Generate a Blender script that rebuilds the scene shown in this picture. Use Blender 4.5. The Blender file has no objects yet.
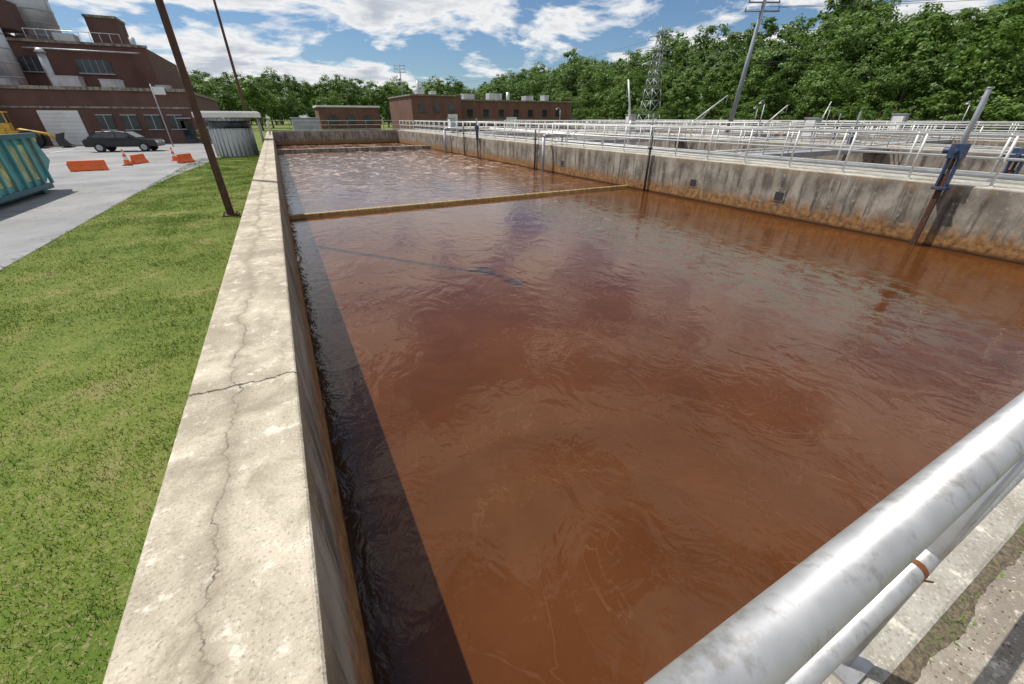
import bpy, math, random
import numpy as np
from mathutils import Vector, Matrix, noise as mnoise
random.seed(7); np.random.seed(7)
R=math.radians
scene=bpy.context.scene
scene.view_settings.view_transform='Standard'
scene.view_settings.look='None'
scene.view_settings.exposure=0

# ---------------------------------------------------------------- helpers
class NT:
    def __init__(s,nt): s.nt=nt
    def n(s,t,ins=None,**kw):
        nd=s.nt.nodes.new(t)
        for k,v in kw.items(): setattr(nd,k,v)
        if ins:
            for k,v in ins.items():
                if isinstance(v,bpy.types.NodeSocket): s.nt.links.new(v,nd.inputs[k])
                else: nd.inputs[k].default_value=v
        return nd
    def math(s,op,a,b=None,c=None,clamp=False):
        ins={0:a}
        if b is not None: ins[1]=b
        if c is not None: ins[2]=c
        return s.n('ShaderNodeMath',ins,operation=op,use_clamp=clamp).outputs[0]
    def noise(s,vec,scale,detail=3,rough=.55,dist=0,out='Fac'):
        nd=s.n('ShaderNodeTexNoise',{'Vector':vec,'Scale':scale,'Detail':detail,'Roughness':rough,'Distortion':dist})
        return nd.outputs[out]
    def ramp(s,f,lo,hi,a=0.0,b=1.0):
        return s.n('ShaderNodeMapRange',{0:f,1:lo,2:hi,3:a,4:b},clamp=True).outputs[0]
    def mix(s,f,a,b,bt='MIX'):
        nd=s.n('ShaderNodeMix',data_type='RGBA',blend_type=bt)
        for i,v in ((0,f),(6,a),(7,b)):
            if isinstance(v,bpy.types.NodeSocket): s.nt.links.new(v,nd.inputs[i])
            else:
                nd.inputs[i].default_value = v if i==0 else (*v,1) if len(v)==3 else v
        return nd.outputs[2]
    def pos(s): return s.n('ShaderNodeNewGeometry').outputs['Position']
    def map(s,v,sc=(1,1,1),loc=(0,0,0)):
        return s.n('ShaderNodeMapping',{'Vector':v,'Scale':sc,'Location':loc}).outputs[0]
    def bump(s,h,strength=.3,dist=.02,normal=None):
        ins={'Height':h,'Strength':strength,'Distance':dist}
        if normal is not None: ins['Normal']=normal
        return s.n('ShaderNodeBump',ins).outputs[0]
    def set(s,b,name,v):
        if isinstance(v,bpy.types.NodeSocket): s.nt.links.new(v,b.inputs[name])
        else: b.inputs[name].default_value=(*v,1) if isinstance(v,tuple) and len(v)==3 else v

def newmat(name):
    m=bpy.data.materials.new(name); m.use_nodes=True
    b=m.node_tree.nodes['Principled BSDF']
    return m,NT(m.node_tree),b

def paint(name,col,rough=.5,metal=0,var=.25,scale=3,dirt=None,bump=0):
    m,t,b=newmat(name); p=t.pos()
    n=t.noise(p,scale,3,.65)
    dk=tuple(c*(1-var) for c in col); lt=tuple(min(1,c*(1+var)) for c in col)
    c=t.mix(t.ramp(n,.3,.7),dk,lt)
    if dirt:
        n2=t.noise(t.map(p,(1,1,.25)),scale*2.3,4,.7)
        c=t.mix(t.ramp(n2,.52,.68),c,dirt)
    t.set(b,'Base Color',c); t.set(b,'Metallic',metal)
    t.set(b,'Roughness',t.ramp(n,.3,.7,max(0,rough-.1),min(1,rough+.12)))
    if bump: t.set(b,'Normal',t.bump(t.noise(p,scale*12,2),bump,.01))
    return m

class B:
    def __init__(s): s.v=[];s.f=[];s.m=[];s.s=[]
    def quadbox(s,c,mi=0,M=None):
        i=len(s.v)
        s.v+= [tuple(M@Vector(p)) if M else tuple(p) for p in c]
        for f in ((0,3,2,1),(4,5,6,7),(0,1,5,4),(1,2,6,5),(2,3,7,6),(3,0,4,7)):
            s.f.append(tuple(i+k for k in f)); s.m.append(mi); s.s.append(False)
    def box(s,x0,x1,y0,y1,z0,z1,mi=0,M=None):
        s.quadbox([(x0,y0,z0),(x1,y0,z0),(x1,y1,z0),(x0,y1,z0),(x0,y0,z1),(x1,y0,z1),(x1,y1,z1),(x0,y1,z1)],mi,M)
    def tube(s,p,q,r0,r1=None,n=8,mi=0,caps=True,M=None,smooth=True):
        p=Vector(p);q=Vector(q)
        if M: p=M@p;q=M@q
        if r1 is None:r1=r0
        d=(q-p).normalized()
        u=d.orthogonal().normalized(); w=d.cross(u)
        i=len(s.v)
        for c,r in ((p,r0),(q,r1)):
            for k in range(n):
                a=2*math.pi*k/n
                s.v.append(tuple(c+u*(math.cos(a)*r)+w*(math.sin(a)*r)))
        for k in range(n):
            s.f.append((i+k,i+(k+1)%n,i+n+(k+1)%n,i+n+k)); s.m.append(mi); s.s.append(smooth)
        if caps:
            s.f.append(tuple(i+k for k in range(n-1,-1,-1))); s.m.append(mi); s.s.append(False)
            s.f.append(tuple(i+n+k for k in range(n))); s.m.append(mi); s.s.append(False)
    def path(s,pts,r,n=8,mi=0):
        for a,b in zip(pts[:-1],pts[1:]): s.tube(a,b,r,r,n,mi)
    def prism(s,prof,w0,w1,mi=0,M=None,inset=None):
        n=len(prof); i=len(s.v)
        ins=inset or [0]*n
        for (y,z),d in zip(prof,ins):
            p=Vector((w0+d,y,z)); s.v.append(tuple(M@p if M else p))
        for (y,z),d in zip(prof,ins):
            p=Vector((w1-d,y,z)); s.v.append(tuple(M@p if M else p))
        for k in range(n):
            s.f.append((i+k,i+(k+1)%n,i+n+(k+1)%n,i+n+k)); s.m.append(mi); s.s.append(False)
        s.f.append(tuple(i+k for k in range(n-1,-1,-1))); s.m.append(mi); s.s.append(False)
        s.f.append(tuple(i+n+k for k in range(n))); s.m.append(mi); s.s.append(False)
    def finish(s,name,mats,parent=None,bevel=0,seg=2):
        me=bpy.data.meshes.new(name); me.from_pydata(s.v,[],s.f)
        for m in mats: me.materials.append(m)
        me.polygons.foreach_set('material_index',s.m)
        me.polygons.foreach_set('use_smooth',s.s)
        me.update()
        import bmesh
        bm=bmesh.new(); bm.from_mesh(me); bmesh.ops.recalc_face_normals(bm,faces=bm.faces); bm.to_mesh(me); bm.free()
        o=bpy.data.objects.new(name,me); scene.collection.objects.link(o)
        if parent: o.parent=parent
        if bevel:
            md=o.modifiers.new('b','BEVEL'); md.width=bevel; md.segments=seg; md.limit_method='ANGLE'; md.angle_limit=R(40)
        return o
def empty(name,loc=(0,0,0)):
    o=bpy.data.objects.new(name,None); scene.collection.objects.link(o); o.location=loc; return o

# ---------------------------------------------------------------- layout constants
WZ=-0.53      # water level
TOP=1.0       # wall top
XL0,XL1=-0.80,-0.225
XR=14.4
YN,YF=0.12,60.0
SUN=Vector((-.343,.442,1)).normalized()

# ---------------------------------------------------------------- camera
cam=bpy.data.cameras.new('camera'); co=bpy.data.objects.new('camera',cam); scene.collection.objects.link(co)
cam.sensor_width=36; cam.lens=14.0; cam.clip_start=.02; cam.clip_end=5000
co.location=(0,0,2.4)
yaw=R(27.8); pit=R(29.4)
F=Vector((math.sin(yaw)*math.cos(pit),math.cos(yaw)*math.cos(pit),-math.sin(pit)))
co.rotation_euler=F.to_track_quat('-Z','Y').to_euler()
scene.camera=co

# ---------------------------------------------------------------- light
sl=bpy.data.lights.new('sun','SUN'); sl.energy=5.0; sl.angle=R(.5); sl.color=(1,.955,.88)
so=bpy.data.objects.new('sun',sl); scene.collection.objects.link(so)
so.rotation_euler=SUN.to_track_quat('Z','Y').to_euler()
w=bpy.data.worlds.new('World'); scene.world=w; w.use_nodes=True
t=NT(w.node_tree); bg=w.node_tree.nodes['Background']
sky=t.n('ShaderNodeTexSky',sky_type='NISHITA',sun_disc=False)
sky.sun_elevation=math.asin(SUN.z); sky.sun_rotation=math.atan2(SUN.x,SUN.y)%(2*math.pi)
sky.air_density=1.0; sky.dust_density=.4; sky.ozone_density=2.5
d=t.n('ShaderNodeTexCoord').outputs['Generated']
sp=t.n('ShaderNodeSeparateXYZ',{0:d})
zz=t.math('ADD',t.math('MAXIMUM',sp.outputs[2],0),.20)
cv=t.n('ShaderNodeCombineXYZ',{0:t.math('DIVIDE',sp.outputs[0],zz),1:t.math('DIVIDE',sp.outputs[1],zz),2:t.math('MULTIPLY',sp.outputs[2],2.0)}).outputs[0]
cv=t.map(cv,(1,1,1),(8.3,4.6,0))
n1=t.noise(cv,1.9,5,.57,.25)
mask=t.ramp(n1,.445,.53)
mask=t.math('MULTIPLY',mask,t.ramp(sp.outputs[2],0.0,.03,.6,1))
shade=t.ramp(n1,.52,.66)
ccol=t.mix(shade,(10.2,10.2,10.2),(5.6,6.1,6.9))
blue=t.mix(1.0,sky.outputs[0],(.72,.86,1.0),'MULTIPLY')
col=t.mix(mask,blue,ccol)
w.node_tree.links.new(col,bg.inputs[0]); bg.inputs[1].default_value=.09

# ---------------------------------------------------------------- materials
def concrete_mat(name,light=(.52,.46,.36),dark=(.33,.285,.22),rust=True,joints=False,rz=0.0):
    m,t,b=newmat(name); p=t.pos()
    g=t.n('ShaderNodeNewGeometry'); nz=t.n('ShaderNodeSeparateXYZ',{0:g.outputs['Normal']}).outputs[2]
    s=t.n('ShaderNodeSeparateXYZ',{0:p}); x,y,z=s.outputs
    big=t.noise(p,1.3,5,.65,.4); mid=t.noise(p,7,5,.72); fine=t.noise(p,80,2,.7)
    c=t.mix(t.ramp(big,.40,.60),dark,light)
    c=t.mix(t.ramp(mid,.52,.68,0,.6),c,(.25,.215,.16))
    c=t.mix(t.ramp(mid,.44,.36,0,.75),c,(.66,.61,.51))
    c=t.mix(t.ramp(fine,.56,.70,0,.65),c,(.16,.135,.105))
    c=t.mix(t.ramp(fine,.40,.30,0,.5),c,(.70,.67,.58))
    h=t.math('ADD',t.math('MULTIPLY',fine,.6),mid)
    if joints:
        wob=t.math('MULTIPLY',t.math('SUBTRACT',t.noise(p,6,4,.7),.5),.16)
        md=t.math('ABSOLUTE',t.math('SUBTRACT',t.math('FRACT',t.math('DIVIDE',t.math('ADD',t.math('ADD',y,wob),.55),6.1)),.5))
        jk=t.ramp(md,.0006,.0019,1,0)
        w2=t.noise(t.n('ShaderNodeCombineXYZ',{0:t.math('MULTIPLY',x,.4),1:y,2:0.0}).outputs[0],1.3,6,.72)
        ln=t.math('ABSOLUTE',t.math('ADD',t.math('ADD',x,.56),t.math('MULTIPLY',t.math('SUBTRACT',w2,.5),.42)))
        lk=t.math('MULTIPLY',t.ramp(ln,.0016,.0058,1,0),t.ramp(mid,.36,.5,1,.35))
        c=t.mix(t.ramp(ln,.0,.06,.5,0),c,(.20,.17,.125))
        c=t.mix(t.ramp(t.noise(p,3.3,5,.7,.6),.50,.66,0,.62),c,(.235,.20,.145))
        ck=t.math('MAXIMUM',jk,t.math('MULTIPLY',lk,t.ramp(t.noise(p,.6,1),.42,.5)))
        c=t.mix(t.math('MULTIPLY',ck,.88),c,(.035,.03,.024)); 
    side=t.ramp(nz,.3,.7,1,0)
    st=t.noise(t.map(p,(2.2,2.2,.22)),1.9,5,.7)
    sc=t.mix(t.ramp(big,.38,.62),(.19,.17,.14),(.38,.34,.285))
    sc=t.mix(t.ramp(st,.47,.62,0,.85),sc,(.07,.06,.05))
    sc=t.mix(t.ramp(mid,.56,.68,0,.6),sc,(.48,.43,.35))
    if rust:
        zz=t.math('ADD',z,t.math('MULTIPLY',t.math('SUBTRACT',st,.5),1.2))
        rn=t.mix(t.ramp(mid,.35,.6),(.12,.05,.018),(.36,.19,.065))
        sc=t.mix(t.ramp(zz,-.26+rz,.10+rz,.92,0),sc,rn)
        sc=t.mix(t.ramp(z,-.50,-.40,1,0),sc,(.05,.022,.010))
        sc=t.mix(t.ramp(zz,.80,.98,0,.4),sc,(.42,.30,.17))
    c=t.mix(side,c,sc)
    t.set(b,'Base Color',c); t.set(b,'Roughness',.88); t.set(b,'Specular IOR Level',.25)
    t.set(b,'Normal',t.bump(h,.5,.012))
    return m
M_conc=concrete_mat('tank_concrete',joints=True,rz=.3)
M_conc2=concrete_mat('walkway_concrete',(.45,.43,.38),(.29,.27,.23))
M_slab=concrete_mat('slab_concrete',(.42,.38,.31),(.22,.19,.155),rust=False)
M_alu=paint('aluminium_rail',(.43,.43,.435),.46,.6,.10,14,(.29,.28,.265))
M_aluF=paint('aluminium_rail_weathered',(.62,.62,.60),.5,.3,.12,3)
M_rustpost=paint('rusted_steel',(.075,.034,.022),.75,.1,.4,8,(.14,.055,.03),.2)
M_galv=paint('galvanized_steel',(.36,.38,.40),.5,.5,.2,2)
M_dark=paint('dark_steel_and_hole_shade',(.045,.045,.045),.6,.2,.3,6)
M_rust=paint('rust',(.20,.07,.025),.85,0,.5,30)
M_dirt=paint('joint_dirt',(.17,.135,.09),.95,0,.6,70,(.07,.06,.03),.6)
M_blue=paint('blue_paint',(.022,.05,.12),.5,0,.35,9,(.12,.09,.07))
M_yel=paint('yellow_paint',(.62,.36,.03),.45,0,.2,5,(.20,.12,.06))
M_white=paint('white_paint',(.72,.72,.70),.5,0,.1,1.2)
M_org=paint('orange_plastic',(.75,.13,.02),.5,0,.15,4)
M_glass,t,b=newmat('dark_glass'); t.set(b,'Base Color',t.mix(t.ramp(t.noise(t.pos(),.8,2),.4,.6),(.02,.028,.035),(.05,.06,.07))); t.set(b,'Roughness',.08)
M_black=paint('black_car_paint',(.012,.013,.016),.16,0,.2,2)
M_tire=paint('tyre_rubber',(.02,.02,.02),.85,0,.3,10)
M_teal=paint('teal_container_paint',(.10,.33,.34),.5,0,.25,2.5,(.22,.22,.19))
M_silo=paint('silo_metal',(.50,.52,.54),.42,.4,.18,.6,(.33,.33,.33))

def brick_mat(name,c1,c2):
    m,t,b=newmat(name); p=t.pos(); s=t.n('ShaderNodeSeparateXYZ',{0:p})
    v=t.n('ShaderNodeCombineXYZ',{0:t.math('ADD',s.outputs[0],s.outputs[1]),1:s.outputs[2],2:0.0}).outputs[0]
    br=t.n('ShaderNodeTexBrick',{'Vector':v,'Color1':(*c1,1),'Color2':(*c2,1),'Mortar':(.22,.18,.15,1),'Scale':1.0,'Mortar Size':.008,'Brick Width':.24,'Row Height':.08})
    c=t.mix(t.ramp(t.noise(t.map(p,(1,1,.35)),.7,4,.65),.4,.7,0,.55),br.outputs[0],tuple(x*.45 for x in c1))
    t.set(b,'Base Color',c); t.set(b,'Roughness',.9)
    return m
M_brick=brick_mat('red_brick',(.19,.068,.048),(.14,.048,.036))
M_brickF=brick_mat('factory_brick',(.135,.05,.037),(.10,.036,.028))
M_brick2=brick_mat('dark_red_brick',(.095,.032,.025),(.075,.026,.021))

# water
M_water,t,b=newmat('brown_process_water'); p=t.pos(); s=t.n('ShaderNodeSeparateXYZ',{0:p}); X,Y=s.outputs[0],s.outputs[1]
sw=t.noise(p,.30,3,.6,1.6); sw2=t.noise(t.map(p,(1,.6,1)),1.1,4,.62,2.2)
c=t.mix(t.ramp(sw,.35,.65),(.074,.0245,.0055),(.094,.0325,.0080))
c=t.mix(t.ramp(sw2,.48,.66,0,.30),c,(.116,.043,.014))
ridge=t.math('ABSOLUTE',t.math('SUBTRACT',sw2,.47))
streak=t.math('MULTIPLY',t.ramp(ridge,.0,.010,1,0),t.ramp(sw,.42,.58))
c=t.mix(t.math('MULTIPLY',streak,.20),c,(.25,.13,.075))
fm=t.math('ADD',Y,t.math('MULTIPLY',t.math('SUBTRACT',sw,.5),10))
far=t.ramp(fm,15,26)
fo=t.noise(t.map(p,(1,.6,1)),1.2,6,.74,1.3)
foam=t.math('MULTIPLY',far,t.ramp(fo,.49,.66))
c=t.mix(t.math('MULTIPLY',far,.4),c,(.20,.10,.055))
c=t.mix(t.math('MULTIPLY',foam,.78),c,(.56,.43,.36))
band=t.math('MULTIPLY',t.ramp(t.math('ABSOLUTE',t.math('SUBTRACT',t.math('ADD',X,t.math('MULTIPLY',sw,2.0)),9.8)),.7,2.6,1,0),t.ramp(Y,14.8,13.5))
band=t.math('MULTIPLY',band,t.ramp(Y,.5,3.2))
sn=t.noise(t.map(p,(1.6,1,1)),2.1,6,.78,.8)
scum=t.math('MULTIPLY',band,t.ramp(sn,.475,.535))
c=t.mix(t.math('MULTIPLY',scum,.8),c,(.105,.10,.07))
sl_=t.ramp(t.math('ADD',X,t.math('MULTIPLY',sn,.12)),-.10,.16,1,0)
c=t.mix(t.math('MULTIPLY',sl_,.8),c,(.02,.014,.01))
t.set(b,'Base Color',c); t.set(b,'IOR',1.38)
t.set(b,'Roughness',t.math('ADD',.04,t.math('ADD',t.math('MULTIPLY',foam,.4),t.math('MULTIPLY',scum,.4)),clamp=True))
wn=t.noise(t.map(p,(1,.75,1)),1.5,3,.5,1.8)
h=t.math('ADD',wn,t.math('MULTIPLY',t.noise(t.map(p,(1,.7,1)),6,3,.6,1.2),t.ramp(X,-.1,.35,.45,.14)))
t.set(b,'Normal',t.bump(h,t.ramp(far,0,1,.26,.75),.05))

# grass / dirt / asphalt
def grass_color(t,p,blade=False):
    n=t.noise(p,.75,5,.75); n3=t.noise(p,30,3,.65)
    if blade:
        c=t.mix(t.ramp(n,.38,.58),(.075,.16,.014),(.17,.25,.025))
        c=t.mix(t.ramp(n,.56,.70,0,.6),c,(.28,.28,.07))
        c=t.mix(t.ramp(n3,.57,.68,0,.6),c,(.34,.32,.12))
    else:
        c=t.mix(t.ramp(n,.38,.60),(.085,.135,.022),(.15,.185,.04))
        c=t.mix(t.ramp(n,.54,.66,0,.7),c,(.235,.205,.10))
        c=t.mix(t.ramp(n3,.52,.64,0,.75),c,(.26,.22,.12))
    return c,n3
M_grass,t,b=newmat('grass_ground'); p=t.pos(); c,h=grass_color(t,p)
t.set(b,'Base Color',c); t.set(b,'Roughness',.95); t.set(b,'Specular IOR Level',.1); t.set(b,'Normal',t.bump(h,.8,.03))
M_blade,t,b=newmat('grass_blades'); c,h=grass_color(t,t.pos(),True)
t.set(b,'Base Color',c); t.set(b,'Roughness',.7); t.set(b,'Specular IOR Level',.2)
M_asph,t,b=newmat('weathered_asphalt'); p=t.pos()
n=t.noise(p,.35,5,.65); f=t.noise(p,60,2,.7)
c=t.mix(t.ramp(n,.35,.65),(.18,.18,.185),(.29,.29,.29)); c=t.mix(t.ramp(f,.5,.7,0,.4),c,(.13,.13,.13))
sl2=t.math('ABSOLUTE',t.math('SUBTRACT',t.noise(p,.45,4,.6,.6),.5))
c=t.mix(t.ramp(sl2,.0,.004,.75,0),c,(.06,.06,.06))
t.set(b,'Base Color',c); t.set(b,'Roughness',.9); t.set(b,'Normal',t.bump(f,.3,.01))

def leaf_mat(name,a,bc,yl):
    m,t,b=newmat(name); p=t.pos(); oi=t.n('ShaderNodeObjectInfo').outputs['Random']
    n=t.noise(p,.8,2,.65)
    c=t.mix(t.ramp(n,.38,.62),a,bc); c=t.mix(t.ramp(n,.55,.68,0,.6),c,yl)
    c=t.mix(t.math('MULTIPLY',oi,.6),c,t.mix(.5,a,(.06,.10,.03)))
    t.set(b,'Base Color',c); t.set(b,'Roughness',.5); t.set(b,'Specular IOR Level',.35)
    tr=t.n('ShaderNodeBsdfTranslucent',{'Color':c}); mx=t.n('ShaderNodeMixShader',{0:.40,1:b.outputs[0],2:tr.outputs[0]})
    t.nt.links.new(mx.outputs[0],t.nt.nodes['Material Output'].inputs[0]); return m
M_leaf=leaf_mat('tree_foliage',(.095,.175,.028),(.155,.26,.040),(.25,.35,.075))
M_bark=paint('bark',(.12,.09,.065),.9,0,.35,4)

# ---------------------------------------------------------------- ground sheet (with the basin hole)
def sheet(name,polys,verts,mat):
    me=bpy.data.meshes.new(name); me.from_pydata(verts,[],polys); me.materials.append(mat)
    o=bpy.data.objects.new(name,me); scene.collection.objects.link(o); return o
G=2500; hx0,hx1,hy0,hy1=-.6,57.8,-3.8,60.3
sheet('ground',[(0,1,5,4),(1,2,6,5),(2,3,7,6),(3,0,4,7)],
 [(-G,-G,0),(G,-G,0),(G,G,0),(-G,G,0),(hx0,hy0,0),(hx1,hy0,0),(hx1,hy1,0),(hx0,hy1,0)],M_grass)
sheet('road',[tuple(range(11))],[(-4.95,-30,.006),(-4.95,20,.006),(-4.7,25,.006),(-4.1,31,.006),(-3.9,38,.006),(-4.6,43,.006),(-4.4,58,.006),(-4.4,75,.006),(-90,75,.006),(-90,-30,.006),(-40,-30,.006)],M_asph)
b_=B()
for i in range(6): b_.box(-24+i*2.7,-23.9+i*2.7,47,52,.009,.011)
b_.finish('parking_lines',[M_white])
b_=B(); b_.box(-4.1,-3.95,38.2,58,.0,.13); b_.finish('kerb',[M_slab],bevel=.02)

xs=[78,90,110,140,200,300]; zs=[0.002,1.2,5,9,12,12]; ys=list(range(-120,420,30))
hv=[];hf=[]
for yy in ys:
    for x_,z_ in zip(xs,zs): hv.append((x_,yy,z_*(1+.2*math.sin(yy*.03)) if z_>.1 else -.05))
nx=len(xs)
for j in range(len(ys)-1):
    for i in range(nx-1): hf.append((j*nx+i,j*nx+i+1,(j+1)*nx+i+1,(j+1)*nx+i))
sheet('hill',hf,hv,M_grass)

# ---------------------------------------------------------------- basin
b_=B(); b_.box(XL0,XL1,-3.6,YF+.5,-3,TOP); wl=b_.finish('tank_wall',[M_conc],bevel=.022,seg=3)
b_=B(); b_.box(XL1+.0,58,-.045,YN,-3,TOP-.004); b_.finish('tank_wall',[M_conc2],bevel=.015)
b_=B(); b_.box(XL1,58,-3.6,-.065,-3,TOP-.02); b_.finish('walkway',[M_slab],bevel=.01)
dv=[];df=[]
K=600
for k in range(K+1):
    x0=XL1+.01+k*.02
    a_=-.075-.022*max(0,mnoise.noise(Vector((x0*3.5,0,1)))+.3)-.009*mnoise.noise(Vector((x0*22,0,5)))-.006*mnoise.noise(Vector((x0*60,0,5)))
    dv+=[(x0,a_,TOP-.0199),(x0,(a_-.05)/2,TOP-.014+.004*mnoise.noise(Vector((x0*19,2,1)))),(x0,-.040,TOP-.010+.003*mnoise.noise(Vector((x0*30,7,1))))]
for k in range(K):
    for q in range(2): df.append((3*k+q,3*k+3+q,3*k+4+q,3*k+1+q))
sheet('joint_dirt',df,dv,M_dirt)
b_=B()
for k in range(900):
    x0=.8+random.random()**.8*4.5; y0=-.075-abs(random.gauss(0,.11)); r_=random.uniform(.001,.0042)
    b_.tube((x0,y0,TOP-.021),(x0+r_*.3,y0,TOP-.02+r_),r_,r_*.5,n=5,smooth=False)
b_.finish('gravel',[M_dirt])
b_=B(); b_.box(XL1,58,YF,YF+.5,-3,TOP); b_.finish('tank_wall',[M_conc2],bevel=.02)
b_=B(); b_.box(XR,17.0,YN,YF,-3,TOP-.03)
b_.finish('tank_wall',[M_conc2],bevel=.03)
b_=B()
for hy,hz_ in ((8.2,.12),(11.7,.12),(21,.1)):
    b_.box(XR-.012,XR+.05,hy-.2,hy+.2,hz_-.17,hz_+.17,0); 
    b_.box(XR-.02,XR-.0125,hy-.14,hy+.14,hz_-.12,hz_+.12,1)  # dark plate on the wall face paints in the shade inside the opening
b_.finish('overflow_opening_painted_dark',[M_conc2,M_dark])
b_=B(); b_.box(30,32,YN,YF,-3,TOP); b_.finish('tank_wall',[M_conc2],bevel=.03)
b_=B(); b_.box(44,45.5,YN,YF,-3,TOP); b_.finish('tank_wall',[M_conc2],bevel=.03)
b_=B(); b_.box(57,58,YN,YF,-3,TOP); b_.finish('tank_wall',[M_conc2],bevel=.03)
for i,(a0,a1) in enumerate(((XL1,XR),(17,30),(32,44),(45.5,57))):
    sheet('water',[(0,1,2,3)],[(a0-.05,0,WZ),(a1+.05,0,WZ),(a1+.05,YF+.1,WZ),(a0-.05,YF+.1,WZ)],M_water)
M_baf=paint('ochre_baffle',(.42,.29,.12),.7,0,.3,5,(.20,.12,.06),.2)
def baffle(y,z,hw=.06):
    b_=B()
    b_.box(XL1,XR,y-hw,y+hw,WZ-.2,z)
    b_.tube((XL1,y,z+.02),(XR,y,z+.02),.06,n=12)
    b_.finish('baffle_beam',[M_baf],bevel=.01)
baffle(15.4,WZ+.05)
b_=B(); b_.box(XL1,XR,46,46.4,WZ-.3,WZ+.35); b_.finish('concrete_beam',[M_slab],bevel=.02)

# ---------------------------------------------------------------- railings
def railing(name,pts,zb,hts=(.12,.60,1.07),sp=1.9,r=.026,mat=M_aluF,n=7,plates=True):
    b_=B()
    for (a,c_) in zip(pts[:-1],pts[1:]):
        a=Vector(a);c_=Vector(c_);L=(c_-a).length; k=max(1,round(L/sp))
        for i in range(k+1):
            q=a.lerp(c_,i/k); b_.tube((q.x,q.y,zb),(q.x,q.y,zb+hts[-1]),r*1.1,n=n)
            if plates: b_.box(q.x-.06,q.x+.06,q.y-.06,q.y+.06,zb-.005,zb+.02)
        for h_ in hts: b_.tube((a.x,a.y,zb+h_),(c_.x,c_.y,zb+h_),r,n=n)
    return b_.finish(name,[mat])
railing('railing',[(14.75,.4,0),(14.75,59.5,0)],TOP-.03,sp=1.6,r=.028)
railing('railing',[(16.8,.4,0),(16.8,59.5,0)],TOP-.03,r=.028)
railing('railing',[(30.2,.4,0),(30.2,59.5,0)],TOP,sp=2.2,r=.03)
railing('railing',[(31.8,.4,0),(31.8,59.5,0)],TOP,sp=2.2,r=.03)
railing('railing',[(44.2,.4,0),(44.2,59.5,0)],TOP,sp=2.2,r=.034)
railing('railing',[(45.3,.4,0),(45.3,59.5,0)],TOP,sp=2.2,r=.034)
railing('railing',[(57.5,.4,0),(57.5,59.5,0)],TOP,sp=2.4,r=.04)
for yy in (12.0,26.0,42.0):
    b_=B(); b_.box(17.01,29.99,yy,yy+1.2,TOP-.25,TOP-.03)
    b_.box(32.01,43.99,yy+2,yy+3.2,TOP-.25,TOP-.03); b_.finish('catwalk',[M_galv])
    for d_ in (.05,1.15):
        railing('railing',[(17.1,yy+d_,0),(29.9,yy+d_,0)],TOP-.03,sp=1.9,r=.028); railing('railing',[(32.1,yy+2+d_,0),(43.9,yy+2+d_,0)],TOP-.03,sp=1.9,r=.028)
railing('railing',[(-.5,60.25,0),(57,60.25,0)],TOP,sp=2.2,r=.03,mat=paint('green_grey_rail',(.22,.26,.22),.6))
railing('railing',[(-.45,46,0),(-.45,60.2,0)],TOP,sp=2.2,r=.025)
def near_rail():
    b_=B(); y=.048
    for z_,r_ in ((2.03,.0245),(1.51,.0225)):
        b_.tube((.02,y,z_),(9,y,z_),r_,n=40)
    for x_ in (1.13,3.2,5.3,7.4):
        b_.tube((x_,y,TOP),(x_,y,2.03),.0225,n=28); b_.box(x_-.06,x_+.06,y-.055,y+.055,TOP-.004,TOP+.01)
        if x_>2:
            for z_ in (2.03,1.51): b_.tube((x_-.05,y,z_),(x_+.05,y,z_),.0275,n=32)
    for k in range(4): b_.tube((1.04+.005*k,y,1.51),(1.0435+.005*k,y,1.51),.0242,n=32,mi=1)
    b_.tube((1.05,y-.022,1.50),(1.075,y-.034,1.492),.0022,mi=1)
    return b_.finish('hand_rail',[M_alu,M_rust])
near_rail()

# ---------------------------------------------------------------- gate actuators / davits / pipes on the right walkway
def actuator(x,y,h=1.85,w_=.11,stem=True,zb=.55):
    b_=B()
    b_.box(x-.07,x+.07,y-w_,y-w_+.05,TOP-.1,TOP+zb,0); b_.box(x-.07,x+.07,y+w_-.05,y+w_,TOP-.1,TOP+zb,0)
    b_.box(x-.11,x+.11,y-w_-.03,y+w_+.03,TOP-.15,TOP-.08,0); b_.box(x-.12,x+.12,y-w_-.03,y+w_+.03,TOP+zb,TOP+zb+.32,0)
    b_.tube((x-.12,y,TOP+zb+.16),(x-.2,y,TOP+zb+.16),.05,n=14,mi=0)
    b_.tube((x,y+w_,TOP+zb+.16),(x,y+w_+.16,TOP+zb+.16),.07,n=14,mi=0)
    b_.tube((x,y,WZ-.5),(x,y,TOP+zb),.035,mi=2); b_.tube((x,y,TOP+zb+.3),(x,y,TOP+h),.05,mi=1,n=12); b_.tube((x,y,TOP+h),(x,y,TOP+h+.04),.055,mi=1,n=12)
    b_.box(x-.03,x+.03,y-.06,y+.06,WZ-.4,TOP+.2,2)
    return b_.finish('gate_actuator',[M_blue,M_galv,M_rustpost],bevel=.008)
actuator(14.22,4.3,1.95); actuator(16.9,3.9,1.0,.13,zb=.4); actuator(14.25,33,1.3); actuator(30,14,1.7); actuator(30,30,1.7); actuator(44,22,1.7)
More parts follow.
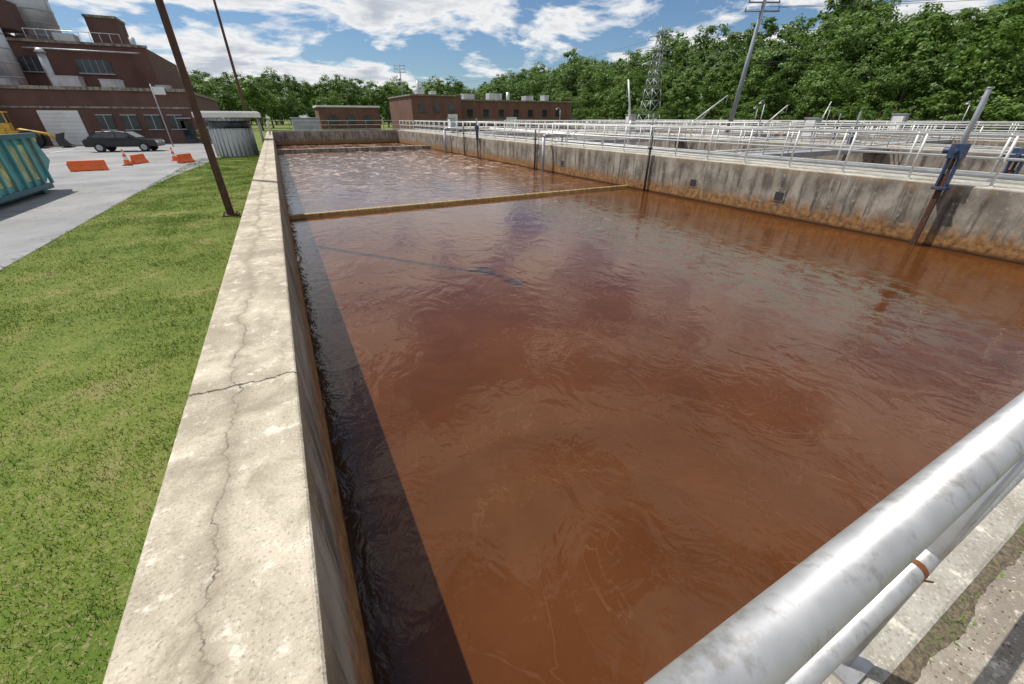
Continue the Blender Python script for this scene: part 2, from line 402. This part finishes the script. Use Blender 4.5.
def davit(x,y,dx,dy,h=2.2,l=1.6):
    b_=B(); b_.tube((x,y,TOP),(x,y,TOP+h*.55),.07,n=12); b_.tube((x,y,TOP+h*.5),(x+dx*l,y+dy*l,TOP+h*1.35),.055,.04,n=10)
    b_.tube((x,y,TOP+h*.2),(x+dx*l*.5,y+dy*l*.5,TOP+h*.9),.03,n=8); b_.box(x-.12,x+.12,y-.12,y+.12,TOP,TOP+.03)
    b_.box(x-.1,x+.02,y-.1,y+.1,TOP+h*.35,TOP+h*.5); b_.tube((x+dx*l,y+dy*l,TOP+h*1.35),(x+dx*l,y+dy*l,TOP+h*1.05),.012,n=6)
    return b_.finish('davit_crane',[M_aluF])
davit(31,26.5,.85,-.5,2.2,2.4); davit(31.2,20.5,.7,-.6,1.6,1.4); davit(16.9,18.5,-.3,.6,2.3,.6); davit(45,24,.8,.2,2.0,1.6)
def walkway_light(x,y,h=2.6):
    b_=B(); b_.tube((x,y,TOP),(x,y,TOP+h),.04,.03,n=8); pts=[Vector((x,y,TOP+h))]
    for k in range(1,6): pts.append(Vector((x-.5*(k/5),y,TOP+h+.22*math.sin(k/5*2.6))))
    b_.path(pts,.025); b_.tube(pts[-1],pts[-1]-Vector((0,0,.12)),.05,.16,n=12); return b_.finish('street_lamp',[M_galv])
for x_,y_ in ((30.1,20),(44.2,30),(30.1,45),(44.3,14),(30.1,9),(57.4,30)): walkway_light(x_,y_,2.2)
def pipe(x,y,r=.1):
    b_=B(); b_.path([(x+1.6,y,TOP+.5),(x-.3,y,TOP+.5),(x-.42,y,TOP+.38),(x-.42,y,WZ-.4)],r,12); b_.tube((x-.18,y,TOP+.5),(x-.1,y,TOP+.5),r*1.5,n=16)
    b_.tube((x+.9,y,TOP-.05),(x+.9,y,TOP+.45),.05,mi=0)
    b_.finish('process_pipe',[M_galv])
pipe(XR,22.5,.09); pipe(XR,40,.12)
b_=B()
for y_ in (14.2,24.0,36.0): 
    b_.tube((14.3,y_,WZ-.2),(14.3,y_,TOP+.75),.05,n=10); b_.tube((14.3,y_,TOP+.2),(14.3,y_,TOP+.28),.09,n=12)
b_.finish('level_sensor_pipe',[M_dark])
b_=B(); b_.path([(15.9,19,TOP+.45),(15.9,34,TOP+.6)],.11,12)
for y_ in (19.5,23,27,31,33.5): b_.tube((15.9,y_,TOP-.04),(15.9,y_,TOP+.4),.04,n=8)
for y_ in (22,26,30): b_.tube((15.9,y_,TOP+.45+.01*(y_-19)),(15.9,y_+.12,TOP+.45+.01*(y_-19)),.17,n=14)
b_.finish('process_pipe',[M_aluF])
b_=B(); b_.tube((16.3,.5,TOP+.06),(16.3,59,TOP+.06),.05,n=8); b_.tube((16.45,.5,TOP+.06),(16.45,59,TOP+.06),.035,n=8); b_.finish('conduit',[M_galv])
for x_,y_,s_ in ((31,17,1.0),(31,34,1.2),(44.8,18,1.2),(16.2,44,1.0)):
    b_=B(); b_.box(x_-.25,x_+.25,y_-.4*s_,y_+.4*s_,TOP+.25,TOP+1.35*s_); b_.box(x_-.3,x_+.3,y_-.45*s_,y_+.45*s_,TOP+1.35*s_,TOP+1.4*s_)
    for a_ in (-.3,.3): b_.tube((x_,y_+a_,TOP-.04),(x_,y_+a_,TOP+.26),.04,n=8)
    b_.box(x_-.27,x_-.255,y_-.3*s_,y_+.3*s_,TOP+.35,TOP+1.25*s_,1)
    b_.finish('control_cabinet',[M_galv,M_white],bevel=.01)

# ---------------------------------------------------------------- lamp posts
def lamp_post(x,y,h,r=.085,ang=0,mat=M_rustpost):
    b_=B(); b_.box(x-.2,x+.2,y-.2,y+.2,0,.035); 
    for sx in(-1,1):
        for sy in(-1,1): b_.tube((x+sx*.15,y+sy*.15,.03),(x+sx*.15,y+sy*.15,.09),.02,n=6)
    k=.5
    b_.quadbox([(x-r,y-r,.03),(x+r,y-r,.03),(x+r,y+r,.03),(x-r,y+r,.03),(x-r*k,y-r*k,h),(x+r*k,y-r*k,h),(x+r*k,y+r*k,h),(x-r*k,y+r*k,h)])
    c_,s_=math.cos(ang),math.sin(ang)
    b_.tube((x-c_*.35,y-s_*.35,h-.06),(x+c_*.35,y+s_*.35,h-.06),.03)
    for s in (-1,1):
        M=Matrix.Translation((x+s*c_*.5,y+s*s_*.5,h-.06))@Matrix.Rotation(ang,4,'Z')
        b_.box(-.20,.20,-.11,.11,-.05,.06,0,M); b_.box(-.16,.16,-.09,.09,-.06,-.052,1,M)
    return b_.finish('street_lamp',[mat,M_white],bevel=.01)
lamp_post(-1.62,13.9,14.5,.085,R(-76)); lamp_post(-1.6,40.6,14.5,.11,R(-76))

# ---------------------------------------------------------------- grass blades on the verge
def blades(name,n,xa,xb,ya,yb,hmin,hmax,wd,z0=0,pw=1.8):
    u=np.random.rand(n*3); y=ya+(yb-ya)*u**pw; x=xa+(xb-xa)*np.random.rand(n*3)
    tuft=np.array([mnoise.noise(Vector((a*.9,c_*.9,0)))*.6+mnoise.noise(Vector((a*5,c_*5,8)))*.45+.7*mnoise.noise(Vector((a*17,c_*17,3))) for a,c_ in zip(x,y)])
    keep=tuft>np.random.rand(n*3)*1.0-.62
    x=x[keep][:n];y=y[keep][:n];tf=tuft[keep][:n]
    n=len(x); h=(hmin+(hmax-hmin)*np.random.rand(n)**1.5)*(.7+np.clip(tf,0,.9)); a=np.random.rand(n)*6.283; la=np.random.rand(n)*6.283; ln=h*(.3+.9*np.random.rand(n))
    wdt=wd*(.6+.8*np.random.rand(n))*(1+y.clip(0,60)*.08)
    co_=np.zeros((n,3,3)); dx=np.cos(a)*wdt/2; dy=np.sin(a)*wdt/2
    co_[:,0]=np.stack([x-dx,y-dy,np.full(n,z0-.003)],1); co_[:,1]=np.stack([x+dx,y+dy,np.full(n,z0-.003)],1)
    co_[:,2]=np.stack([x+np.cos(la)*ln,y+np.sin(la)*ln,z0+h],1)
    me=bpy.data.meshes.new(name); me.vertices.add(3*n); me.vertices.foreach_set('co',co_.ravel())
    me.loops.add(3*n); me.loops.foreach_set('vertex_index',np.arange(3*n,dtype=np.int32))
    me.polygons.add(n); me.polygons.foreach_set('loop_start',np.arange(0,3*n,3,dtype=np.int32)); me.polygons.foreach_set('loop_total',np.full(n,3,dtype=np.int32))
    me.update(calc_edges=True); me.materials.append(M_blade)
    o=bpy.data.objects.new(name,me); scene.collection.objects.link(o); return o
g1=blades('grass',250000,-4.99,-.81,.3,36,.006,.047,.005,pw=1.8)
def weeds():
    b_=B()
    for i in range(260):
        x_=1.2+random.random()**.8*5; y_=-.06+random.gauss(0,.012)
        if random.random()<.5: x_=random.choice((1.55,2.3,2.42,3.1))+random.gauss(0,.06); y_=-.065+random.gauss(0,.02)
        for k in range(4):
            a=random.random()*6.28; l=.010+.030*random.random(); w_=.0016
            p0=Vector((x_,y_,TOP-.02)); e=p0+Vector((math.cos(a)*l*.8,math.sin(a)*l*.8,l*.7)); sd=Vector((-math.sin(a),math.cos(a),0))*w_
            j=len(b_.v); b_.v+=[tuple(p0-sd),tuple(p0+sd),tuple(e)]; b_.f.append((j,j+1,j+2)); b_.m.append(0); b_.s.append(False)
    b_.finish('weeds',[M_blade])
weeds()

# ---------------------------------------------------------------- trees
def tree_mesh(name,H,W,seed,nclump=125,per=44,leaf=.55,low=.12):
    rnd=random.Random(seed); b_=B()
    lean=Vector((rnd.uniform(-.5,.5),rnd.uniform(-.5,.5),0)); prev=Vector((0,0,-.5)); 
    for k in range(1,6):
        q=Vector((lean.x*k/5+rnd.uniform(-.1,.1),lean.y*k/5+rnd.uniform(-.1,.1),H*.82*k/5)); b_.tube(prev,q,.26*(1-(k-1)/5.5),.26*(1-k/5.5),7,1,False); prev=q
    lobes=[]
    for k in range(10):
        a=k*2.4+rnd.random(); zc=H*(low+.20+(.58-low)*rnd.random()); rr=W*.5*rnd.uniform(.30,.58)
        lobes.append((Vector((math.cos(a)*rr,math.sin(a)*rr,zc)),W*rnd.uniform(.22,.30)))
    lobes.append((Vector((lean.x,lean.y,H*.82)),W*.24)); lobes.append((Vector((lean.x*.5+W*.1,lean.y,H*.66)),W*.32)); lobes.append((Vector((0,0,H*.45)),W*.34))
    for c_,r_ in lobes:
        s0=Vector((lean.x*.5,lean.y*.5,c_.z*.55)); mid_=s0.lerp(c_,.5)+Vector((0,0,-.3)); b_.tube(s0,mid_,.10,.07,5,1,False); b_.tube(mid_,c_,.07,.03,5,1,False)
    for k in range(nclump):
        c_,r_=lobes[k%len(lobes)]; d_=Vector((rnd.gauss(0,1),rnd.gauss(0,1),rnd.gauss(0,.8)+.15)).normalized()*r_*rnd.uniform(.6,1.1)
        cc=c_+d_; cr=rnd.uniform(.5,1.0)*W*.10
        for j in range(per):
            o_=Vector((rnd.gauss(0,1),rnd.gauss(0,1),rnd.gauss(0,.6)))*cr*.6; p=cc+o_
            nrm=(o_.normalized()*.5+d_.normalized()*.8+Vector((rnd.uniform(-.8,.8),rnd.uniform(-.8,.8),rnd.uniform(-.1,1.2)))).normalized()
            u=nrm.orthogonal().normalized(); u=Matrix.Rotation(rnd.random()*6.28,3,nrm)@u; w_=nrm.cross(u); s_=leaf*rnd.uniform(.5,1.1)*.5
            i=len(b_.v); b_.v+=[tuple(p-u*s_),tuple(p+w_*s_*.7),tuple(p+u*s_),tuple(p-w_*s_*.7)]; b_.f.append((i,i+1,i+2,i+3)); b_.m.append(0); b_.s.append(False)
    me=bpy.data.meshes.new(name); me.from_pydata(b_.v,[],b_.f); me.materials.append(M_leaf); me.materials.append(M_bark); me.polygons.foreach_set('material_index',b_.m); me.update(); return me
TM=[tree_mesh('deciduous_tree_mesh',13,9.5,11,low=.0),tree_mesh('deciduous_tree_mesh',14,9,12,low=.05),tree_mesh('deciduous_tree_mesh',12,10.5,13,low=.0),tree_mesh('deciduous_tree_mesh',15,9.5,14,low=.05),tree_mesh('deciduous_tree_mesh',13,8.5,15,low=0)]
SM=[tree_mesh('shrub_mesh',4,6,21,50,60,.34,-.3),tree_mesh('shrub_mesh',5,5,22,50,60,.34,-.3)]
def place(par,me,x,y,z,s,nm='tree'):
    o=bpy.data.objects.new(nm,me); scene.collection.objects.link(o); o.parent=par; o.location=(x,y,z); o.rotation_euler=(0,0,random.random()*6.28); o.scale=(s*random.uniform(.95,1.2),s*random.uniform(.95,1.2),s)
wood=empty('distant_trees')
def hz(x,y): return float(np.interp(x,xs,zs))
for row,(dx,s0) in enumerate(((0,.80),(7,1.02),(15,1.18),(25,1.34))):
    y_=-35
    while y_<260:
        x_=86+dx+random.uniform(-3,3)+max(0,y_-40)*.09; sc_=s0*random.uniform(.76,1.2)
        place(wood,random.choice(TM),x_,y_,hz(x_,y_)-.3,sc_); y_+=random.uniform(5,7)*(1+max(0,y_-60)/200)
y_=-35
while y_<220:
    place(wood,random.choice(SM),81+random.uniform(-2,3)+max(0,y_-40)*.09,y_,0,random.uniform(.8,1.3),'shrub'); y_+=random.uniform(2.4,4.2)
for row in range(3):
    x_=-110
    while x_<110:
        place(wood,random.choice(TM),x_,190+row*12+random.uniform(-6,6),0,random.uniform(.85,1.35)); x_+=random.uniform(5,7.5)
for x_,y_,s_ in ((-7,112,.62),(-2,108,.72),(5,128,.7),(12,118,.62),(-13,118,.8),(20,135,.75),(-18,128,.95),(29,130,.8),(-25,125,1.0),(-33,120,1.1),(0,135,.8),(-8,130,.9)): 
    o=bpy.data.objects.new('deciduous_tree',random.choice(TM)); scene.collection.objects.link(o); o.location=(x_,y_,0); o.scale=(s_*1.15,s_*1.15,s_); o.rotation_euler=(0,0,random.random()*6)
for x_,y_,s_ in ((-6.6,56.5,.33),(-5.5,57.2,.28),(-4.2,56,.22),(-13,56.8,.25)):
    o=bpy.data.objects.new('shrub',random.choice(SM)); scene.collection.objects.link(o); o.location=(x_,y_,0); o.scale=(s_,s_,s_)

# ---------------------------------------------------------------- factory (left)
fac=empty('brick_factory')
b_=B(); b_.box(-60,-7.3,59,90,0,4.7); b_.box(-30,-11.3,72,92,4.7,9.6); b_.box(-60,-24.5,70,92,4.7,10.8)
b_.finish('walls',[M_brickF],fac)
b_=B(); b_.box(-17.2,-14.2,78,82,9.6,13.0); b_.box(-60,-22,57.5,58.99,0,5.3); b_.box(-26,-22.5,73,77,10.8,13.5); b_.finish('dark_brick_block',[M_brick2],fac)
b_=B(); b_.box(-60.1,-7.15,58.85,59.3,4.7,4.98); b_.box(-7.6,-7.15,59.3,90,4.7,4.98); b_.box(-30.1,-11.15,71.85,72.2,9.6,9.85); b_.box(-60,-24.4,69.85,70.2,10.8,11.1)
b_.box(-17.3,-14.1,77.9,82.1,13.0,13.25); b_.box(-60,-21.9,57.35,57.6,5.3,5.55); b_.box(-60,-7.28,58.93,58.99,3.2,3.35)
b_.finish('coping',[M_slab],fac)
b_=B(); b_.box(-19.3,-16.4,58.9,58.98,0,3.0)
for k in range(9): b_.box(-19.3,-16.4,58.87,58.9,.1+k*.33,.13+k*.33)
b_.finish('roller_door',[M_white],fac)
b_=B()
for k in range(4): b_.box(-15.2+k*1.9,-14.0+k*1.9,58.9,58.97,1.4,2.6)
for k in range(3): b_.box(-29+k*5.4,-26.0+k*5.4,71.9,71.97,6.9,8.2)
b_.box(-8.6,-7.7,58.9,58.97,0,2.1)
b_.finish('windows',[M_glass],fac)
b_=B()
for k in range(4):
    x_=-15.25+k*1.9; b_.box(x_,x_+1.3,58.84,58.92,1.28,1.36); b_.box(x_,x_+1.3,58.88,58.92,2.6,2.68); b_.box(x_+.6,x_+.66,58.86,58.9,1.36,2.6)
for k in range(3):
    x_=-29+k*5.4; b_.box(x_-.1,x_+3.1,71.82,71.92,6.78,6.9)
    for q in range(1,5): b_.box(x_+q*.6-.02,x_+q*.6+.02,71.86,71.9,6.9,8.2)
b_.box(-8.75,-7.55,58.2,58.95,2.3,2.4)
b_.finish('window_frames',[M_galv],fac)
b_=B()
for x_,y_,w_,h_ in ((-14,64,1.6,1.1),(-18,66,2.2,1.4),(-22.5,65,1.4,1.0),(-10,66,1.2,.8)): 
    b_.box(x_-w_/2,x_+w_/2,y_-.8,y_+.8,4.7,4.7+h_); b_.box(x_-w_/2-.05,x_+w_/2+.05,y_-.85,y_+.85,4.7+h_,4.78+h_)
b_.tube((-20,69,4.7),(-20,69,8.4),.35,n=16); b_.tube((-20,69,8.4),(-20,69,8.8),.55,.2,n=16)
b_.path([(-27,68,4.7),(-27,68,7.5),(-24.5,69.6,7.5),(-24.5,69.6,12.5)],.35,14)
b_.path([(-22,71.5,9.0),(-12,71.5,9.0)],.08,8)
b_.tube((-13,76,9.6),(-13,76,11.0),.3,n=12); b_.box(-20,-18.2,75,77,9.6,10.9)
for k in range(10): b_.tube((-21.5+k*.9,72.3,9.8),(-21.5+k*.9,72.3,10.8),.03,n=5)
b_.tube((-21.5,72.3,10.8),(-13.4,72.3,10.8),.035,n=5)
b_.finish('rooftop_units',[M_silo],fac)
def silo(x,y,r,z0,z1,legs=False):
    b_=B(); n=40
    b_.tube((x,y,z0),(x,y,z1),r,n=n); b_.tube((x,y,z1),(x,y,z1+r*.45),r,r*.15,n=n); b_.tube((x,y,z1+r*.45),(x,y,z1+r*.45+.5),r*.15,n=12)
    z_=z0
    while z_<z1: b_.tube((x,y,z_),(x,y,z_+.09),r+.05,n=n,mi=1); z_+=1.25
    for a in (-1.9,-1.75): b_.tube((x+math.cos(a)*(r+.15),y+math.sin(a)*(r+.15),z0),(x+math.cos(a)*(r+.15),y+math.sin(a)*(r+.15),z1+.9),.03,n=6)
    for k in range(12):
        a=k/12*6.283; b_.tube((x+math.cos(a)*(r-.05),y+math.sin(a)*(r-.05),z1),(x+math.cos(a)*(r-.05),y+math.sin(a)*(r-.05),z1+1),.03,n=5)
    pts=[(x+math.cos(k/24*6.283)*(r-.05),y+math.sin(k/24*6.283)*(r-.05),z1+1) for k in range(25)]; b_.path(pts,.03,5)
    b_.finish('silo',[M_silo,M_galv])
silo(-23.4,68,1.5,4.7,12.0); silo(-27.4,66,1.9,4.7,15.5); silo(-22.5,80,2.1,9.6,18.5); silo(-29,84,2.6,10.8,19.5); silo(-33,66,1.8,4.7,13)

# ---------------------------------------------------------------- far brick buildings
fb=empty('brick_building')
b_=B(); b_.box(24,34,86,104,0,6.0); b_.box(34,62,88,106,0,5.4); b_.finish('walls',[M_brick],fb)
b_=B(); b_.box(23.8,34.1,85.8,104.2,6.0,6.25); b_.box(34.1,62.2,87.8,106.2,5.4,5.65); b_.finish('coping',[M_slab],fb)
b_=B()
for k in range(3): b_.box(25.2+k*3,26.4+k*3,85.9,85.97,3.2,4.6)
for k in range(7): b_.box(36+k*3.6,37.2+k*3.6,87.9,87.97,2.6,3.9)
b_.finish('windows',[M_glass],fb)
b_=B(); b_.box(31,33,85.9,85.96,0,3); b_.box(45,47.5,87.88,87.96,0,2.5); b_.finish('doors',[M_white],fb)
b_=B()
for x_,w_,h_ in ((27,1.5,1.0),(30,1,.8),(37,2.5,.5),(43,3,.7),(52,2,.4),(57,1.2,.6)): b_.box(x_,x_+w_,92,94,5.4,6.3+h_)
b_.tube((28.5,96,6),(28.5,96,9.0),.35,n=12); b_.tube((49,95,5),(49,95,7.4),.4,n=12)
b_.finish('rooftop_units',[M_silo],fb)
fb=empty('brick_building')
b_=B(); b_.box(8,19,92,100,0,4.1); b_.finish('walls',[M_brick],fb)
b_=B(); b_.box(7.8,19.2,91.8,100.2,4.1,4.4); b_.finish('roof',[M_white],fb)
b_=B(); 
for k in range(3): b_.box(9.5+k*3.2,11+k*3.2,91.9,91.97,1.2,2.8)
b_.finish('windows',[M_glass],fb)
b_=B(); b_.box(2.2,5.2,62,65,0,2.3); b_.box(2.1,5.3,61.9,65.1,2.3,2.4); b_.finish('equipment_cabinet',[M_galv],bevel=.05)

# ---------------------------------------------------------------- guard booth
gb=empty('guard_booth')
b_=B(); cx,cy=-2.75,38
b_.tube((cx,cy,0),(cx,cy,2.35),1.3,n=28,smooth=False)
for k in range(28):
    a=k/28*6.283; b_.tube((cx+math.cos(a)*1.31,cy+math.sin(a)*1.31,0),(cx+math.cos(a)*1.31,cy+math.sin(a)*1.31,2.3),.045,n=6)
b_.finish('walls',[M_silo],gb)
b_=B(); b_.tube((cx,cy,1.75),(cx,cy,2.2),1.37,n=28); b_.finish('windows',[M_glass],gb)
b_=B(); b_.box(cx-1.8,cx+2.1,cy-1.6,cy+1.8,2.40,2.72); b_.box(cx-1.7,cx+2.0,cy-1.5,cy+1.7,2.72,2.78); b_.finish('roof',[M_white],gb,bevel=.03)
b_=B()
for x_,y_ in ((cx-1.55,cy-1.45),(cx+1.85,cy-1.45),(cx+1.85,cy+1.65)): b_.tube((x_,y_,0),(x_,y_,2.41),.05,n=8)
b_.finish('posts',[M_galv],gb)

# ---------------------------------------------------------------- container (roll-off)
M_c2=paint('container_dark_panel',(.05,.14,.17),.5,0,.3,3); M_c3=paint('container_mural_panel',(.50,.48,.22),.6,0,.5,2.2,(.10,.35,.36))
rc=empty('roll_off_container')
b_=B(); prof=[(15.4,.25),(21.4,.25),(22.7,1.0),(22.2,1.85),(15.4,1.85)]
b_.prism(prof,-10.2,-7.75,0)
y_=15.6
while y_<22: b_.box(-7.75,-7.66,y_,y_+.1,.3,1.82,0); y_+=.62
b_.box(-7.76,-7.62,15.3,22.25,1.78,1.93,1); b_.box(-7.76,-7.64,15.3,21.5,.2,.34,1)
for k,y_ in enumerate((16.2,18.3,20.1)): b_.box(-7.74,-7.735,y_,y_+1.3,.5,1.6,2)
b_.box(-8.2,-7.9,15.4,22.4,.08,.25,1); b_.box(-10,-9.7,15.4,22.4,.08,.25,1)
for y_ in (16,21.3): b_.tube((-8.3,y_,.13),(-7.8,y_,.13),.13,n=14,mi=1)
b_.finish('body',[M_teal,M_c2,M_c3],rc,bevel=.01)

# ---------------------------------------------------------------- car
def car(x,y,ang,mat):
    M=Matrix.Translation((x,y,0))@Matrix.Rotation(ang,4,'Z'); e=empty('parked_car')
    b_=B()
    body=[(-2.35,.35),(-2.38,.62),(-2.25,.86),(-1.1,.98),(1.2,1.0),(2.2,.98),(2.38,.75),(2.36,.38)]
    b_.prism(body,-.92,.92,0,M,[.06,.02,.08,.03,.03,.08,.03,.06])
    cab=[(-1.15,.97),(-.45,1.42),(.2,1.5),(1.35,1.45),(2.1,.98)]
    b_.prism(cab,-.86,.86,0,M,[0,.16,.18,.16,.02])
    b_.finish('body',[mat],e,bevel=.05,seg=3)
    b_=B()
    for s in (-1,1):
        for prof in ([(-.92,1.02),(-.42,1.37),(.12,1.42),(.12,1.02)],[(.2,1.02),(.2,1.42),(1.25,1.38),(1.75,1.02)]):
            i=len(b_.v)
            for (yy,z_) in prof:
                xx=.865-(z_-.97)*.33+.012; b_.v.append(tuple(M@Vector((s*xx,yy,z_))))
            b_.f.append(tuple(range(i,i+len(prof)))); b_.m.append(0); b_.s.append(False)
    i=len(b_.v)
    for p_ in ((-.78,-1.12,1.01),(.78,-1.12,1.01),(.66,-.5,1.41),(-.66,-.5,1.41)): b_.v.append(tuple(M@Vector((p_[0],p_[1]-.02,p_[2]+.012))))
    b_.f.append((i,i+1,i+2,i+3)); b_.m.append(0); b_.s.append(False)
    i=len(b_.v)
    for p_ in ((-.72,2.03,1.04),(.72,2.03,1.04),(.62,1.42,1.42),(-.62,1.42,1.42)): b_.v.append(tuple(M@Vector((p_[0],p_[1]+.02,p_[2]+.012))))
    b_.f.append((i,i+1,i+2,i+3)); b_.m.append(0); b_.s.append(False)
    b_.finish('windows',[M_glass],e)
    b_=B()
    for yy in (-1.45,1.42):
        for s in (-1,1):
            b_.tube((s*.72,yy,.34),(s*.95,yy,.34),.34,n=24,mi=0,M=M); b_.tube((s*.951,yy,.34),(s*.958,yy,.34),.21,n=16,mi=1,M=M)
    b_.box(-.8,-.5,-2.40,-2.33,.62,.76,2,M); b_.box(.5,.8,-2.40,-2.33,.62,.76,2,M); b_.box(-.85,-.55,2.34,2.4,.7,.85,3,M); b_.box(.55,.85,2.34,2.4,.7,.85,3,M)
    for s in (-1,1): b_.box(s*1.0-.09,s*1.0+.09,-.75,-.62,1.0,1.12,4,M)
    b_.finish('wheels_and_lamps',[M_tire,M_galv,M_white,paint('tail_lamp',(.4,.01,.01),.3),mat],e)
car(-10.9,46.5,R(82),M_black)

# ---------------------------------------------------------------- loader
def loader(x,y,ang):
    M=Matrix.Translation((x,y,0))@Matrix.Rotation(ang,4,'Z'); b_=B()
    b_.prism([(-.2,.8),(-.2,1.5),(1.6,1.75),(2.3,1.6),(2.3,.8)],-.75,.75,0,M,[0,0,.12,.12,0])
    b_.box(-.65,.65,-.9,.5,.9,1.4,0,M); b_.box(-.6,.6,-.6,.6,1.4,2.0,0,M); b_.box(-.6,.6,-.6,.6,2.0,2.75,1,M); b_.box(-.7,.7,-.7,.7,2.75,2.87,0,M)
    for sx in (-.6,.54):
        for sy in (-.6,.54): b_.box(sx-.01,sx+.07,sy-.01,sy+.07,1.95,2.76,0,M)
    b_.box(-.6,.6,-2.0,-.9,.8,1.15,0,M)
    for yy in (-1.5,1.4):
        for s in (-1,1): b_.tube((s*.65,yy,.72),(s*1.15,yy,.72),.72,n=24,mi=2,M=M); b_.tube((s*1.151,yy,.72),(s*1.17,yy,.72),.36,n=18,mi=0,M=M)
    for s in (-.4,.4): b_.tube((s,-.9,1.5),(s,-2.6,1.1),.1,n=8,M=M); b_.tube((s,-2.6,1.1),(s,-3.1,.5),.09,n=8,M=M)
    b_.prism([(-3.1,.1),(-4.0,.08),(-3.6,.3),(-3.4,.7),(-3.6,1.2),(-3.2,1.1),(-3.05,.6)],-1.1,1.1,3,M)
    b_.finish('wheel_loader',[M_yel,M_glass,M_tire,M_dark],bevel=.03)
loader(-20.8,55.2,R(100))

# ---------------------------------------------------------------- barriers & cones
def barrier(x,y,ang,L=1.6,s=.8):
    M=Matrix.Translation((x,y,0))@Matrix.Rotation(ang,4,'Z')@Matrix.Scale(s,4); b_=B()
    prof=[(-.22,0),(-.22,.10),(-.10,.28),(-.06,.62),(.06,.62),(.10,.28),(.22,.10),(.22,0)]
    b_.prism(prof,-L/2,L/2,0,M); 
    for k in (-.35,.0,.35): b_.box(k*L-.1,k*L+.1,-.235,.235,0,.06,1,M)
    b_.box(-L/2-.06,-L/2,-.05,.05,.1,.5,0,M)
    b_.finish('traffic_barrier',[M_org,M_dark],bevel=.02)
barrier(-8.9,29.9,R(5),1.8); barrier(-7.6,33.6,R(75),1.6); barrier(-5.2,32.8,R(60),1.3)
def cone(x,y,s=1.0,big=False):
    b_=B(); b_.box(x-.18*s,x+.18*s,y-.18*s,y+.18*s,0,.04,2 if big else 0)
    zs_=[.04,.25,.38,.5,.6,.72]; rs=[.14,.10,.08,.06,.045,.025]
    for k in range(5): b_.tube((x,y,zs_[k]*s),(x,y,zs_[k+1]*s),rs[k]*s,rs[k+1]*s,n=16,mi=1 if k in (1,3) else 0,caps=(k==4))
    b_.finish('traffic_cone',[M_org,M_white,M_dark])
cone(-7.9,32.4,1.2,True); cone(-6.0,34.5,1.1)

b_=B(); b_.tube((-8.8,52,0),(-8.8,52,5.0),.05,n=8,mi=1); b_.box(-8.8,-8.75,51.99,52.01,3.2,5.0,1)
b_.box(-8.75,-7.9,51.985,52.015,4.2,4.8,0); b_.finish('banner_sign',[M_white,M_galv])

# ---------------------------------------------------------------- pylon, pole, wires
def pylon(x,y,H,wb):
    b_=B(); e_=lambda z_: wb*.5*(1-z_/H*.86) if z_<H*.6 else wb*.5*(1-.6*.86)*(1-(z_/H-.6)*1.7)
    lv=[0,.16,.3,.42,.52,.6,.68,.76,.84,.92,1.0]
    C=[(-1,-1),(1,-1),(1,1),(-1,1)]
    for a,c_ in zip(lv[:-1],lv[1:]):
        z0,z1=a*H,c_*H; w0,w1=e_(z0),max(.05,e_(z1))
        for i in range(4):
            p=C[i];q=C[(i+1)%4]
            P=lambda k,w_,z_:(x+k[0]*w_,y+k[1]*w_,z_)
            b_.tube(P(p,w0,z0),P(p,w1,z1),.085,n=4); b_.tube(P(p,w0,z0),P(q,w1,z1),.045,n=4); b_.tube(P(q,w0,z0),P(p,w1,z1),.045,n=4); b_.tube(P(p,w1,z1),P(q,w1,z1),.045,n=4)
    for zf,l in ((.66,2.8),(.79,2.6),(.92,2.2)):
        z_=zf*H
        for s in (-1,1):
            for k in (-.35,.35):
                b_.tube((x+s*l,y-s*l*.5,z_),(x,y+k,z_),.09,n=4); b_.tube((x+s*l,y-s*l*.5,z_),(x,y+k,z_+.9),.08,n=4)
            b_.tube((x+s*l,y-s*l*.5,z_),(x+s*l,y-s*l*.5,z_-.8),.08,n=6)
    b_.finish('transmission_tower',[M_galv])
pylon(78,79.5,19.2,3.8)
def pole(x,y,H,r,lean=(0,0),al=1.5):
    b_=B(); tp=Vector((x+lean[0],y+lean[1],H)); bt=Vector((x,y,0)); b_.tube(bt,tp,r,r*.6,n=14)
    for f_,l in ((.975,al),(.93,al*.9),(.88,al)):
        c_=bt.lerp(tp,f_); b_.tube(c_-Vector((l*.9,-l*.45,0)),c_+Vector((l*.9,-l*.45,0)),.07,n=6)
        for s in (-1,1):
            q=c_+Vector((l*.85,-l*.42,0))*s; b_.tube(q,q+Vector((0,0,.3)),.07,.04,n=8)
    b_.finish('utility_pole',[paint('pole_grey',(.20,.23,.26),.6,0,.2,1)])
pole(41,30.5,12.3,.24,(.7,-.2),1.6); pole(34,130,15,.2); pole(-2,150,12,.15)
b_=B()
def wire(p,q,sag,r=.018):
    pts=[]
    for k in range(17):
        u=k/16; v_=Vector(p).lerp(Vector(q),u); v_.z-=sag*4*u*(1-u); pts.append(v_)
    b_.path(pts,r,4)
for s in (-1,1):
    for zf,l in ((.66,2.8),(.79,2.6),(.92,2.2)):
        wire((78+s*l,79.5-s*l*.5,19.2*zf-.8),(150+s*l,-20,19.2*zf+9),3,.035); wire((78+s*l,79.5-s*l*.5,19.2*zf-.8),(60+s*l,260,19.2*zf+4),5,.02)
for s in (-1,1):
    for z_ in (11.1,11.7,12.25): wire((41.7+s*1.2,30.3-s*.6,z_),(86+s,-20,z_+1.5),1.2,.018)
b_.finish('power_line',[M_dark])
